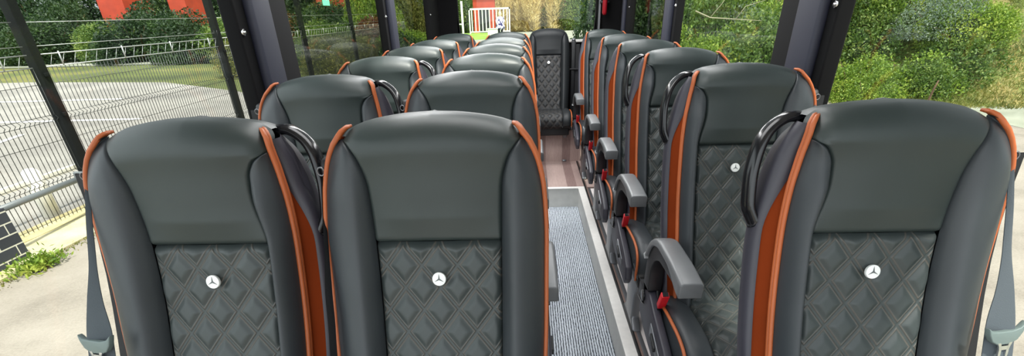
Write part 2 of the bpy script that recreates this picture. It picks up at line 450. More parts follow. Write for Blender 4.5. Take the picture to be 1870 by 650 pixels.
def cushion_parts(parent, suffix=''):
    q = 'quilt'+suffix; L = 'leather'+suffix
    path = [(-.10, .452), (-.2, .468), (-.30, .476), (-.38, .478), (-.45, .470), (-.496, .445), (-.512, .405), (-.506, .36), (-.492, .335)]
    acc = [0]
    for a, b in zip(path, path[1:]): acc.append(acc[-1]+math.dist(a, b))
    py = [(s, p[0]) for s, p in zip(acc, path)]; pz = [(s, p[1]) for s, p in zip(acc, path)]
    Ltot = acc[-1]
    def at(s):
        y, z = interp(s, py), interp(s, pz); y2, z2 = interp(s+.004, py), interp(s+.004, pz); y1, z1 = interp(s-.004, py), interp(s-.004, pz)
        t = Vector((0, y2-y1, z2-z1)).normalized(); n = Vector((0, t.z, -t.y)); return Vector((0, y, z)), n*(1 if n.z > 0 or abs(n.z) < .3 and n.y < 0 else -1)
    hwc = .125; P = []
    ns, nu = 110, 64
    for j in range(ns+1):
        s = Ltot*j/ns; p, n = at(s); row = []
        for i in range(nu+1):
            u = -1+2*i/nu; x = u*hwc; h = quilt_h(x, s*1.0)*sstep(0, .012, (1-abs(u))*hwc)-seam((1-abs(u))*hwc)
            row.append(p+n*h+Vector((x, 0, 0)))
        P.append(row)
    uvs = {}
    me = MB().grid(P, flip=True).mesh('quilted_seat', q, recalc=True)
    ul = me.uv_layers.new(name='UVMap')
    for l in me.loops:
        vi = l.vertex_index; j = vi//(nu+1); ul.data[l.index].uv = (me.vertices[vi].co.x, Ltot*j/ns)
    seat = obj('seat_cushion', me, parent)
    for sx in (-1, 1):
        P = []
        for j in range(61):
            s = Ltot*j/60; p, n = at(s); row = []
            for i in range(20):
                t = i/19
                if t < .6: x = hwc+(.205-hwc)*t/.6; h = .014*math.sin(PI*(t/.6)*.6)-.008*(t == 0)-.018*(t/.6)**4
                else: q2 = (t-.6)/.4; x = .205+.006*math.sin(q2*PI/2); h = .014*math.sin(PI*.6)-.018-.10*q2
                v = p+n*h+Vector((sx*x, 0, 0)); v.z = max(v.z, .335) if t < .99 else max(v.z-.02, .33)
                row.append(v)
            P.append(row)
        obj('seat_bolster', MB().grid(P, flip=sx > 0).mesh('seat_bolster', L if suffix else 'bolster', recalc=True), seat)
        pp = []
        for j in range(50):
            p, n = at(.05+(Ltot-.05)*j/49); pp.append(p-n*.006+Vector((sx*.211, 0, 0)))
        obj('piping', MB().tube(pp, .0055, 8).mesh('piping', 'orange'), seat)
    return seat
def armrest_parts(parent, sx):
    xc = sx*.224
    cl = [(-.055, .40), (-.050, .48), (-.058, .56), (-.09, .622), (-.145, .660), (-.22, .676), (-.34, .676), (-.47, .666)]
    C = []
    n = 36
    for i in range(n+1):
        t = (len(cl)-1)*i/n; C.append(Vector((0, interp(t, [(k, p[0]) for k, p in enumerate(cl)]), interp(t, [(k, p[1]) for k, p in enumerate(cl)]))))
    def sweep(i0, i1, hi, lo, w):
        rings = []
        for i in range(i0, i1+1):
            t = (C[min(i+1, n)]-C[max(i-1, 0)]).normalized(); nr = Vector((0, t.z, -t.y))
            if nr.z < -.01 or (abs(nr.z) <= .3 and nr.y < 0 and i < 8): nr = -nr
            ring = []
            a, b = hi(i/n), lo(i/n)
            for (u, v) in ((-1, b), (-1, a-.008), (-.8, a-.001), (0, a), (.8, a-.001), (1, a-.008), (1, b)):
                ring.append(C[i]+nr*v+Vector((xc+u*w, 0, 0)))
            rings.append(ring)
        m = MB(); vs = [p for r in rings for p in r]; k = 7; fs = []
        for j in range(len(rings)-1):
            for q in range(k): fs.append((j*k+q, j*k+(q+1) % k, (j+1)*k+(q+1) % k, (j+1)*k+q))
        fs.append(tuple(range(k))); fs.append(tuple((len(rings)-1)*k+q for q in range(k)))
        return m.add(vs, fs)
    arm = obj('armrest', sweep(0, int(n*.95), lambda t: .014, lambda t: -.072+.045*t, .024).mesh('armrest', 'black', bevel=.004), parent)
    obj('armrest_pad', sweep(int(n*.36), n, lambda t: .027, lambda t: .002-.024*sstep(.82, .97, t), .033).mesh('armrest_pad', 'armpad', bevel=.005), arm)
    m = MB(); m.prism([(-.0, .42), (-.02, .47), (-.10, .475), (-.20, .44), (-.36, .40), (-.44, .365), (-.452, .31), (-.42, .275), (-.28, .285), (-.1, .31), (0, .34)], sx*.214, sx*.244)
    con = obj('side_console', m.mesh('side_console', 'shell', bevel=.008), parent)
    m = MB(); m.prism([(-.20, .40), (-.34, .36), (-.34, .325), (-.20, .35)], sx*.241, sx*.248)
    m2 = m.mesh('recline_lever', 'metal', bevel=.003); obj('recline_lever', m2, con)
    m = MB(); m.prism([(-.24, .385), (-.30, .365), (-.30, .345), (-.24, .36)], sx*.246, sx*.256)
    obj('lever_tab', m.mesh('lever_tab', 'black', bevel=.003), con)
    # pivot cap
    m = MB(); c = [(-.055+.022*math.cos(k*PI/8), .43+.022*math.sin(k*PI/8)) for k in range(16)]; m.prism(c, sx*.242, sx*.252)
    obj('pivot_cap', m.mesh('pivot_cap', 'handle', bevel=.003), con)
def buckle_parts(parent, sx):
    m = MB(); m.box(-.013, .013, -.011, .011, -.05, .022)
    b = obj('belt_buckle', m.mesh('belt_buckle', 'red', bevel=.003), parent, label='red seat belt buckle', loc=(sx*.218, -.215, .505)); b.rotation_euler = (.5, 0, 0)
    m = MB(); m.box(-.009, .009, -.008, .008, .0222, .025); obj('buckle_slot', m.mesh('buckle_slot', 'black', smooth=False), b)
    m = MB(); m.box(-.01, .01, -.006, .006, -.14, -.045); obj('buckle_stalk', m.mesh('buckle_stalk', 'black', bevel=.002), b)
def belt_parts(parent, sx, thin=False):
    # shoulder guide
    m = MB(); m.prism([(.062, 1.05), (.06, 1.078), (.07, 1.092), (.09, 1.094), (.105, 1.08), (.105, 1.05)], sx*(.19 if thin else .215), sx*(.230 if thin else .256))
    g = obj('belt_guide', m.mesh('belt_guide', 'black', bevel=.006), parent)
    m = MB(); c = [(sx*(.228 if thin else .250)+.007*math.cos(k*PI/8), .058, 1.072+.008*math.sin(k*PI/8)) for k in range(17)]; m.tube(c, .0016, 6, cap=False)
    obj('guide_ring', m.mesh('guide_ring', 'metal'), g)
    # webbing, narrow where it twists through the guide, widening down to the tongue
    pts = [(.236, .04, 1.06, .004, .9), (.234, .005, 1.0, .005, .8), (.230, -.035, .93, .006, .6), (.228, -.075, .86, .013, .45), (.225, -.108, .79, .0225, .3), (.225, -.145, .70, .0235, .3), (.230, -.18, .58, .0235, .4), (.228, -.2, .46, .0235, .4)]
    if thin: pts = [(x-.004, y+.03, z, min(w, .010), 1.2) for x, y, z, w, a in pts]
    P = []
    for i in range(36):
        t = 7*i/35; x, y, z, w, a = [interp(t, [(k, p[c]) for k, p in enumerate(pts)]) for c in range(5)]
        dx, dy = math.cos(a)*w, -math.sin(a)*w
        P.append([(sx*(x-dx), y-dy, z), (sx*x, y-.001, z), (sx*(x+dx), y+dy, z), (sx*(x+dx)-.0006, y+dy+.0018, z), (sx*x, y+.001, z), (sx*(x-dx), y-dy+.0018, z), (sx*(x-dx), y-dy, z)])
    b = obj('seat_belt', MB().grid(P).mesh('seat_belt', 'beltdark' if thin else 'belt', smooth='auto'), parent)
    # tongue: winged plate with a chrome blade
    m = MB(); m.prism([(-.036, .006), (-.04, .02), (-.03, .012), (-.012, .010), (.014, .010), (.03, .014), (.042, .026), (.036, .004), (.026, -.010), (.012, -.016), (-.014, -.016), (-.028, -.008)], -.006, .006, 'y')
    tg = obj('belt_tongue', m.mesh('belt_tongue', 'tongue', bevel=.002), b, label='grey green belt tongue', loc=(sx*.226, -.117, .785 if not thin else .70)); tg.rotation_euler = (-.25, 0, sx*.2)
    m = MB()
    for x in (-1, 1): m.prism([(x*.016, -.012), (x*.011, -.022), (x*.011, -.058), (x*.0055, -.058), (x*.0055, -.024), (x*.009, -.012)], -.0065, -.0035, 'y')
    m.prism([(-.011, -.052), (.011, -.052), (.011, -.062), (-.011, -.062)], -.0065, -.0035, 'y'); m.prism([(-.013, -.018), (.013, -.018), (.011, -.026), (-.011, -.026)], -.0065, -.0035, 'y')
    ob = obj('tongue_blade', m.mesh('tongue_blade', 'chrome', smooth=False), b, label='chrome belt tongue blade', loc=tg.location); ob.rotation_euler = tg.rotation_euler
    # vertical strap from the guide to the floor reel
    P = []
    for i in range(12):
        t = i/11; z = 1.075-.75*t; y = yp(z)+.045; w0, w1 = (.190, .222) if thin else (.226, .276); P.append([(sx*w0, y, z), (sx*w1, y+.004, z), (sx*w1, y+.008, z), (sx*w0, y+.004, z), (sx*w0, y, z)])
    obj('reel_strap', MB().grid(P).mesh('reel_strap', 'beltdark', smooth='auto'), parent)
def base_parts(parent, leg=True, hgt=.27):
    m = MB(); m.box(-.19, .19, -.47, -.06, hgt, .345); obj('seat_pan', m.mesh('seat_pan', 'black', bevel=.012), parent)
    m = MB(); m.prism([(-.16, .36), (-.03, .36), (.03, .5), (-.05, .52)], -.19, .19); obj('hinge_frame', m.mesh('hinge_frame', 'black', bevel=.006), parent)
    for x in (-.155, .155):
        m = MB(); m.prism([(-.42, .28), (-.14, .28), (-.19, .17), (-.20, .06), (-.14, .014), (-.14, 0), (-.40, 0), (-.40, .012), (-.34, .05), (-.35, .17)], x-.02, x+.02)
        obj('leg', m.mesh('leg', 'metal', bevel=.006), parent)

_cache = {}
def make_seat(kind, label, group, loc, row=0):
    root = thing('coach_seat', label, 'seat', loc, 0, group)
    if kind in _cache:
        for ch in _cache[kind].children: copy_tree(ch, root)
        if row >= 3:          # only the front rows have the grab handle
            for ch in root.children:
                for g in list(ch.children):
                    if g.name.startswith('grab_handle'): bpy.data.objects.remove(g)
        return root
    _cache[kind] = root
    rear = kind == 'rear'; L, Q, B = ('leather_rear', 'quilt_rear', 'leather_rear') if rear else ('leather', 'quilt', 'bolster')
    DD = {'window': (D_OUT, D_IN), 'right': (D_IN, D_OUT), 'aisle': (D_MID, D_0), 'rear': (D_0, D_0)}[kind]
    back = obj('backrest', quiltback_mesh(Q, *DD), root, label='diamond quilted backrest panel')
    obj('headrest', head_mesh(L, *DD), back); badge(back)
    for sx in (-1, 1):
        D = DD[0] if sx < 0 else DD[1]
        obj('side_bolster', bolster_mesh(sx, B, D), back)
        if not rear: obj('piping', piping_mesh(sx, D), back)
        g = gusset_mesh(sx, D)
        if rear: g.materials[0] = M['black']
        obj('side_gusset', g, back)
    sh = obj('back_shell', shell_mesh(*DD), root)
    if rear: sh.data.materials[0] = M['black']
    cushion_parts(root, '_rear' if rear else '')
    base_parts(root)
    if kind == 'window': handle = 1; guide = -1; arm = 0
    elif kind == 'aisle': handle = 0; guide = -1; arm = 1
    elif kind == 'right': handle = -1; guide = 1; arm = -1
    else: handle = 0; guide = 1; arm = 0
    if handle: obj('grab_handle', handle_mesh(handle), sh)
    if not rear:
        belt_parts(root, guide, kind == 'aisle'); buckle_parts(root, arm or 1)
    if arm: armrest_parts(root, arm)
    return root

D1, SP = .917, .75
XW, XA, XR = -.637, -.180, .659
rows = [D1+SP*i for i in range(5)]+[D1+SP*5+.30]
ordn = ['front row', 'second row', 'third row', 'fourth row', 'fifth row', 'rearmost row']
G = 'quilted leather coach seats with orange piping'
for i, y in enumerate(rows):
    make_seat('window', f'dark grey quilted seat with orange piping beside the left windows, {ordn[i]}', G, (XW, y, 0), i)
    make_seat('aisle', f'dark grey orange-piped seat left of the aisle, inner of its pair, {ordn[i]}', G, (XA, y, 0), i)
    make_seat('right', f'single dark grey orange-piped seat beside the right windows, {ordn[i]}', G, (XR if i < 5 else .655, y+(.008 if i < 5 else 0), 0), i)
r = make_seat('rear', 'plain black quilted seat without piping facing down the aisle at the very back', None, (.203, 5.62, .0))

# ------------------------------------------------------------------ body of the minibus
def S(name, mat, fn, bevel=0, parent=None, **k):
    m = MB(); fn(m); return structure(name, m.mesh(name, mat, bevel=bevel, smooth='auto', **k), parent)
XL, XRW, YB = -.93, .955, 5.98
AX0, AX1, AY = .085, .425, 4.30
def f(m): m.box(XL, AX0, -.6, AY, -.03, 0); m.box(AX1+.10, XRW, -.6, AY, -.03, 0)
S('floor', 'floor', f)
S('floor_rear', 'wood', lambda m: m.box(XL, XRW, AY+.045, YB, -.03, 0))
S('floor_aisle_carpet', 'carpet', lambda m: m.box(AX0, AX1-.0, -.6, AY, -.19, -.16))
def f(m): m.box(AX1, AX1+.012, -.6, AY, -.19, 0); m.box(AX0-.012, AX0, -.6, AY, -.19, -.031); m.box(AX0, AX1, AY, AY+.012, -.19, 0)
S('trim_1', 'riser', f)                       # the sides of the sunken aisle
def f(m): m.box(AX1-.004, AX1+.052, -.6, AY, -.0, .006); m.box(AX0-.05, AX1+.052, AY-.004, AY+.045, 0.0, .0065)
S('trim_2', 'whitetrim', f, .002)             # white nosing
def f(m): m.box(AX1+.052, AX1+.066, -.6, AY+.9, -.0, .010)
S('trim_3', 'railblack', f, .002)
def f(m): m.box(AX1+.066, AX1+.078, -.6, AY+.9, -.0, .005)
S('trim_4', 'railbrown', f, .001)
def f(m): m.box(AX1+.078, AX1+.1, -.6, AY, -.03, .003); m.box(.80, .82, -.6, AY, 0, .006)
S('trim_5', 'metal', f, .001)
# rear bench front under the back seat
S('rear_bench_panel', 'wood', lambda m: m.box(-.1, .52, 5.23, 5.26, 0, .30))
# side walls: lower panels, header, pillars
def wall(xi, xo, sill, segs):
    def f(m):
        a, b = min(xi, xo), max(xi, xo)
        for (y0, y1, z) in segs: m.box(a, b, y0, y1, -.25, z)
        m.box(a, b, -.6, YB, 1.62, 1.95)
    return f
S('wall_left', 'black', wall(XL, XL-.06, .9, [(-.6, 1.70, .48), (1.70, YB, .86)]))
S('wall_right', 'black', wall(XRW, XRW+.06, .9, [(-.6, 1.76, .48), (1.76, YB, .86)]))
ZP1 = 1.95
def pillar(n, sx, y0, y1, sill, navy=None, mat='pillar'):
    x0 = XL if sx < 0 else XRW
    def f(m):
        m.box(*sorted((x0-sx*.02, x0+sx*.03)), y0, y1, sill-.3, ZP1)
    p = S(f'trim_{n}', mat, f, .008)
    if navy:
        m = MB(); m.box(*sorted((x0-sx*.05, x0-sx*.015)), navy[0], navy[1], sill-.3, ZP1)
        structure('pillar_cover', m.mesh('pillar_cover', 'navy', bevel=.012), p)
    return p
def hook(p, x, y, z):
    m = MB(); c = [(.010*math.cos(k*PI/8), .010*math.sin(k*PI/8)) for k in range(16)]
    sx = 1 if x > 0 else -1
    m.prism([(y+a, z+b) for a, b in c], x, x-sx*.006); m.prism([(y+a*.4, z+b*.4) for a, b in c], x-sx*.005, x-sx*.011)
    structure('pillar_screw', m.mesh('pillar_screw', 'chrome', bevel=.001), p)
p = pillar(6, -1, 1.80, 2.20, .55, (1.86, 2.0)); hook(p, XL+.02, 1.815, 1.33-.035)
p = pillar(7, -1, 3.70, 4.02, .86, (3.76, 3.90)); hook(p, XL+.02, 3.715, 1.32)
p = pillar(8, -1, 5.4, YB, .86, None); hook(p, XL+.02, 5.43, 1.32)
p = pillar(9, 1, 1.80, 2.20, .55, (1.85, 2.01)); hook(p, XRW-.02, 1.815, 1.33-.01)
p = pillar(10, 1, 3.73, 4.08, .86, (3.79, 3.94)); hook(p, XRW-.02, 3.745, 1.33)
p = pillar(11, 1, 5.4, YB, .86, (5.6, 5.68), 'pillar'); hook(p, XRW-.02, 5.43, 1.33)
# windows
def pane(n, sx, y0, y1, z0, mat):
    x = (XL-.02) if sx < 0 else (XRW+.02)
    structure(f'window_{n}', MB().box(x-.0025, x+.0025, y0, y1, z0, 1.64).mesh(f'window_{n}', mat, smooth=False))
pane(1, -1, -.6, 1.82, .46, 'glass'); pane(2, -1, 2.18, 3.72, .84, 'tint'); pane(3, -1, 4.0, 5.42, .84, 'tint')
pane(4, 1, -.6, 1.82, .46, 'glass'); pane(5, 1, 2.18, 3.75, .84, 'glass'); pane(6, 1, 4.05, 5.42, .84, 'tint')
# rear wall with a rounded opening
def f(m):
    m.box(XL-.06, XRW+.06, YB, YB+.06, -.25, 1.055)
    m.box(XL-.06, XRW+.06, YB, YB+.06, 1.72, 1.95)
    for a, b, s in ((XL-.06, -.715, 1), (.69, XRW+.06, -1)):
        c = b if s > 0 else a
        m.box(a, b, YB, YB+.06, 1.05, 1.73)
        m.prism([(c-s*.01, 1.05), (c+s*.05, 1.05), (c+s*.022, 1.09), (c+s*.006, 1.18), (c-s*.01, 1.30)], YB, YB+.06, 'y')
S('wall_rear', 'pillar', f)
structure('window_7', MB().box(-.74, .72, YB+.03, YB+.035, 1.04, 1.74).mesh('window_7', 'glass', smooth=False))
S('trim_12', 'riser', lambda m: m.box(-.72, .70, YB-.06, YB+.0, 1.035, 1.06), .006)
S('trim_13', 'greytrim', lambda m: m.box(.715, .735, YB-.05, YB, 1.05, 1.95), .006)
# ceiling; its unseen clear hatch is added to light the middle rows
def f(m):
    for a in ((XL-.06, XRW+.06, -.1, 1.85), (XL-.06, XRW+.06, 3.95, YB+.06)): m.box(a[0], a[1], a[2], a[3], 1.95, 2.0)
    m.box(XL-.06, -.40, 1.85, 3.95, 1.95, 2.0); m.box(.45, XRW+.06, 1.85, 3.95, 1.95, 2.0)
S('ceiling', 'headlining', f)
structure('window_8', MB().box(-.42, .47, 1.83, 3.97, 1.985, 1.99).mesh('window_8', 'glass', smooth=False))

# belt post beside the back seat
t = thing('belt_post', 'dark upright belt post with round cap right of the black rear seat', 'belt post', (.455, 5.72, 0))
obj('post', MB().box(-.022, .022, -.03, .03, 0, 1.06).mesh('post', 'black', bevel=.008), t)
obj('post_cap', MB().tube([(0, 0, 1.06), (0, 0, 1.075), (0, 0, 1.082)], [.02, .018, .006], 12).mesh('post_cap', 'metal'), t)
obj('belt_strap', MB().box(.024, .06, -.02, -.016, .1, 1.03).mesh('belt_strap', 'beltdark', smooth=False), t)
obj('cross_bar', MB().box(-.05, .10, -.045, -.03, .80, .815).mesh('cross_bar', 'black', bevel=.003), t)
# emergency sticker on the second left window
t = thing('exit_sticker', 'small green emergency sticker on the second left window', 'sticker', (XL+.012-.02, 2.73, 1.43))
obj('sticker_sheet', MB().box(-.0008, .0008, -.045, .045, -.055, .06).mesh('sticker_sheet', 'green_sign', smooth=False), t)
m = MB(); m.box(.0009, .0016, -.018, -.006, -.02, .02); m.box(.0009, .0016, -.004, .02, -.004, .006); m.box(.0009, .0016, -.016, .0, .026, .038); m.box(.0009, .0016, .004, .012, -.035, -.006)
obj('sticker_symbol', m.mesh('sticker_symbol', 'white', smooth=False), t)
# red strap in the right rear corner
t = thing('fire_extinguisher', 'small red extinguisher on the right rear corner pillar', 'fire extinguisher', (.765, YB-.10, 1.27))
obj('cylinder', MB().tube([(0, 0, 0), (0, 0, .02), (0, 0, .26), (0, 0, .29), (0, 0, .30)], [.016, .024, .024, .018, .008], 16).mesh('cylinder', 'darkred'), t)
obj('valve', MB().box(-.012, .012, -.03, .012, .30, .34).mesh('valve', 'black', bevel=.003), t)
obj('bracket', MB().box(-.045, .045, .02, .10, .10, .12).mesh('bracket', 'black', bevel=.003), t)

# ------------------------------------------------------------------ outside
GZ = -.57
def flat(name, pts, z, mat, th=.04):
    m = MB(); m.prism(pts, z-th, z, 'z'); return structure(name, m.mesh(name, mat, smooth=False))
flat('ground_field', [(-90, -40), (90, -40), (90, 140), (-90, 140)], GZ-.06, 'field')
flat('concrete_yard', [(-4.62, -20), (8.2, -20), (8.2, 30), (-4.62, 30)], GZ, 'concrete')
flat('kerb_strip', [(-5.15, -20), (-4.62, -20), (-4.62, 17), (-5.15, 17)], GZ+.02, 'kerb', .08)
flat('slab_edging', [(-5.45, -20), (-5.15, -20), (-5.15, 17), (-5.45, 17)], GZ+.025, 'kerbside', .08)
flat('car_park', [(-45, -20), (-5.45, -20), (-5.45, 13.5), (-9.3, 17), (-13.5, 20.1), (-19.8, 21.5), (-45, 21.5)], GZ-.005, 'tarmac')
flat('rear_road', [(-30, 30), (30, 30), (30, 60), (-30, 60)], GZ, 'path')
flat('rear_lawn', [(-9, 46), (-2.4, 46), (-2.6, 60), (-9, 60)], GZ+.02, 'lawn')
flat('side_path', [(8.2, -5), (16, -5), (16, 11.2), (8.2, 11.2)], GZ+.005, 'path')
m = MB()
for k in range(7):
    x = -9-k*2.6; m.prism([(x, 5), (x+.12, 5), (x+.12-1.5, 10.5), (x-1.5, 10.5)], GZ, GZ+.008, 'z')
m.prism([(-24, 12.0), (-9, 12.0), (-9, 12.15), (-24, 12.15)], GZ, GZ+.008, 'z'); m.prism([(-30, 15.6), (-12, 15.6), (-12, 15.75), (-30, 15.75)], GZ, GZ+.008, 'z')
structure('parking_lines', m.mesh('parking_lines', 'paint', smooth=False))
# mesh fence: posts every 3.8 m with a welded panel in each bay
FX = -5.27; FZ = GZ; PY0 = 5.86-3.83
panel_me = None
def fence_panel():
    m = MB(); L = 3.76; prof = [(0, .04), (0, .42), (.03, .45), (0, .48), (0, 1.00), (.03, 1.03), (0, 1.06), (0, 1.52)]
    n = 62
    for k in range(n+1):
        y = L*k/n; m.tube([(p[0], y, p[1]) for p in prof], .0048, 4)
    for z, dx in ((.06, 0), (.42, 0), (.48, 0), (.80, 0), (1.0, 0), (1.06, 0), (1.36, 0)):
        m.tube([(dx+.008, 0, z), (dx+.008, L, z)], .0026, 4)
    return m.mesh('mesh_panel', 'fencewire', smooth=True, recalc=False)
def top_rail():
    m = MB(); L = 3.76; n = 22
    m.tube([(0, 0, 1.52), (0, L, 1.52)], .006, 5); m.tube([(.0, 0, 1.64), (.0, L, 1.64)], .006, 5)
    for k in range(n):
        y = L*k/n; m.tube([(0, y, 1.52), (.0, y+L/n*.5, 1.64)], .003, 4)
        if k % 6 == 2: m.tube([(.01, y, 1.52), (.01, y, 1.66)], .010, 4)
    m.tube([(0, 0, 1.72), (0, L, 1.72)], .003, 4); m.tube([(0, 0, 1.94), (0, L, 1.94)], .003, 4)
    return m.mesh('top_rail', 'galv', recalc=False)
pm, tm = fence_panel(), top_rail()
pst = MB().box(-.05, .05, -.06, .06, 0, 2.9).mesh('fence_post', 'fencepost', bevel=.01)
cap = MB().box(-.055, .055, -.065, .065, 2.9, 2.93).mesh('post_cap', 'fencepost', bevel=.01)
clip = MB().box(.05, .075, -.03, .03, -.02, .02).mesh('clip', 'fencepost', bevel=.005)
fn = ['behind the front left seat', 'past the first left pillar', 'seen through the second left window', 'farther along the second left window', 'beyond the rear left window', 'farthest from the bus']
yy = [PY0-3.83, PY0, 5.86, 9.6, 13.35, 17.2, 21.0]
for k, y in enumerate(yy):
    lab = ['nearest bay of the black mesh fence, in front of the first tall post', 'bay of the black mesh fence left of the thick tall post', 'bay of black mesh fence right of the thick tall post', 'bay of black mesh fence behind the first left pillar', 'bay of black mesh fence in the middle of the second left window', 'bay of black mesh fence at the right of the second left window', 'farthest bay of the black mesh fence'][k]
    t = thing('mesh_fence', lab, 'fence', (FX, y, FZ), 0, 'bays of the black mesh fence')
    obj('mesh_panel', pm, t); obj('top_rail', tm, t, label='pale galvanised top rail'); q = obj('post', pst, t); obj('post_cap', cap, q)
    for z in (.3, 1.05, 1.45): obj('clip', clip, q, loc=(0, 0, z))
# brick wall stub, barrier arm, white bollard, weeds
t = MB(); t.prism([(-4.78, 2.2), (-4.78, 4.28), (-4.98, 4.28), (-4.98, 2.2)], GZ, GZ+.50, 'z')
obj('brick_wall', t.mesh('brick_wall', 'brick', smooth=False, uvfun=lambda c: (c.y if abs(c.x+4.88) > .05 else c.x, c.z)), label='low dark brick wall with pale mortar at the lower left', cat='wall')
t = thing('barrier', 'grey horizontal barrier pole between the brick wall and the fence post', 'barrier', (-4.9, 4.25, GZ))
obj('pole', MB().tube([(0, 0, .46), (-.14, 1.25, .43)], .03, 12).mesh('pole', 'barrier'), t)
obj('bracket', MB().box(-.04, .04, -.08, .0, .38, .52).mesh('bracket', 'whitepaint', bevel=.005), t)
obj('hinge_plate', MB().box(-.19, -.09, 1.22, 1.27, .34, .50).mesh('hinge_plate', 'barrier', bevel=.005), t)
t = thing('bollard', 'white post behind the mesh fence at the lower left', 'bollard', (-5.6, 5.5, GZ))
obj('post', MB().tube([(0, 0, 0), (0, 0, .5), (0, 0, .54)], [.09, .09, .05], 12).mesh('post', 'whitepaint'), t)
obj('rail', MB().box(-.02, .02, -.7, 1.9, .38, .44).mesh('rail', 'whitepaint', bevel=.005), t)

# ---- plants
def leaf_mesh(name, mat, n, shape, size, elong=1.8, seed=0, up=0.):
    r = np.random.default_rng(seed); P = shape(r, n)
    a = r.uniform(0, 2*PI, n); ct = r.uniform(-1, 1, n) if up == 0 else r.uniform(up, 1, n); st = np.sqrt(1-ct**2)
    d = np.stack([st*np.cos(a), st*np.sin(a), ct], 1); w = r.normal(size=(n, 3)); w -= d*(w*d).sum(1)[:, None]; w /= np.linalg.norm(w, axis=1)[:, None]
    s = size*r.uniform(.6, 1.4, n)[:, None]
    V = np.stack([P-d*0, P+d*s*elong*.5+w*s*.5, P+d*s*elong, P+d*s*elong*.5-w*s*.5], 1).reshape(-1, 3)
    me = bpy.data.meshes.new(name); me.from_pydata(V.tolist(), [], [(4*i, 4*i+1, 4*i+2, 4*i+3) for i in range(n)]); me.materials.append(M[mat]); return me
def lumpy(rx, ry, rz, lumps=14, fill=.55):
    def f(r, n):
        c = r.normal(size=(lumps, 3)); c /= np.linalg.norm(c, axis=1)[:, None]; c *= fill; c[:, 2] = np.abs(c[:, 2])*.9+.05*0
        k = r.integers(0, lumps, n); d = r.normal(size=(n, 3)); d /= np.linalg.norm(d, axis=1)[:, None]
        rad = .45*r.uniform(.55, 1.05, n)**.5
        p = c[k]+d*rad[:, None]; p[:, 2] = np.abs(p[:, 2]+.12)
        return p*np.array([rx, ry, rz])
    return f
def twig_mesh(name, rx, rz, n=9, seed=1, mat='bark', r0=.03):
    r = random.Random(seed); m = MB()
    for k in range(n):
        a = r.uniform(0, 2*PI); l = r.uniform(.4, .8); e = Vector((math.cos(a)*rx*l, math.sin(a)*rx*l, rz*r.uniform(.5, .95)))
        m.tube([(0, 0, 0), e*.35+Vector((0, 0, .12*rz)), e*.7+Vector((.05, 0, .06*rz)), e], [r0, r0*.7, r0*.45, r0*.15], 5)
    return m.mesh(name, mat)
BK = {
 'bright': ('leafy_bush', leaf_mesh('foliage', 'leaf_bright', 20000, lumpy(1.5, 1.3, 1.5), .038, seed=1), twig_mesh('stems', 1.2, 1.4, seed=1)),
 'mid': ('leafy_bush', leaf_mesh('foliage', 'leaf_mid', 20000, lumpy(1.6, 1.4, 1.7), .042, seed=2), twig_mesh('stems', 1.3, 1.5, seed=2)),
 'dark': ('leafy_bush', leaf_mesh('foliage', 'leaf_dark', 16000, lumpy(1.7, 1.5, 2.0), .055, seed=3), twig_mesh('stems', 1.3, 1.7, seed=3)),
 'olive': ('leafy_bush', leaf_mesh('foliage', 'leaf_olive', 18000, lumpy(1.6, 1.4, 1.2), .034, 2.6, seed=4), twig_mesh('stems', 1.2, 1.1, seed=4)),
 'grey': ('leafy_bush', leaf_mesh('foliage', 'leaf_grey', 20000, lumpy(1.5, 1.4, 1.4), .028, 1.6, seed=5), twig_mesh('stems', 1.2, 1.2, seed=5)),
 'rust': ('leafy_bush', leaf_mesh('foliage', 'leaf_rust', 9000, lumpy(1.5, 1.4, 1.8), .06, 1.8, seed=6), twig_mesh('stems', 1.2, 1.5, seed=6)),
}
def reedf(r, n):
    k = r.integers(0, 60, n); bx = r.uniform(-1.2, 1.2, 60); by = r.uniform(-.8, .8, 60); h = r.uniform(1.2, 2.4, 60)
    t = r.uniform(0, 1, n); lean = r.uniform(-.5, .5, 60)
    return np.stack([bx[k]+lean[k]*t**2*1.2+r.normal(0, .06, n), by[k]+r.normal(0, .06, n), h[k]*t], 1)
BK['straw'] = ('reed_clump', leaf_mesh('reeds', 'leaf_straw', 9000, reedf, .022, 14, seed=8, up=.3), twig_mesh('stems', 1.0, 2.3, 14, seed=9, mat='leaf_straw', r0=.02))
def bush(kind, label, x, y, z, s=1., rz=0., group=None, sz=None):
    nm, fm, tm_ = BK[kind]; t = thing(nm, label, 'bush' if nm != 'reed_clump' else 'reeds', (x, y, z), rz, group)
    t.scale = (s, s, sz or s); obj(fm.name.split('.')[0], fm, t); obj('stems', tm_, t)
    return t
def pix(u, v, y):      # world point on the sight line of a pixel at distance y
    c, s_ = math.cos(-.0438), math.sin(-.0438); rt = Vector((c, -s_, 0)); fw = Vector((s_, c, 0)); up = Vector((0, 0, 1))
    c, s_ = math.cos(.5484), math.sin(.5484); fw, up = c*fw-s_*up, s_*fw+c*up
    c, s_ = math.cos(-.0325), math.sin(-.0325); rt, up = c*rt+s_*up, -s_*rt+c*up
    d = fw+rt*((u-935)/915.3)-up*((v-579.3)/915.3); d *= y/d.y; return d+Vector((0, 0, 1.33))
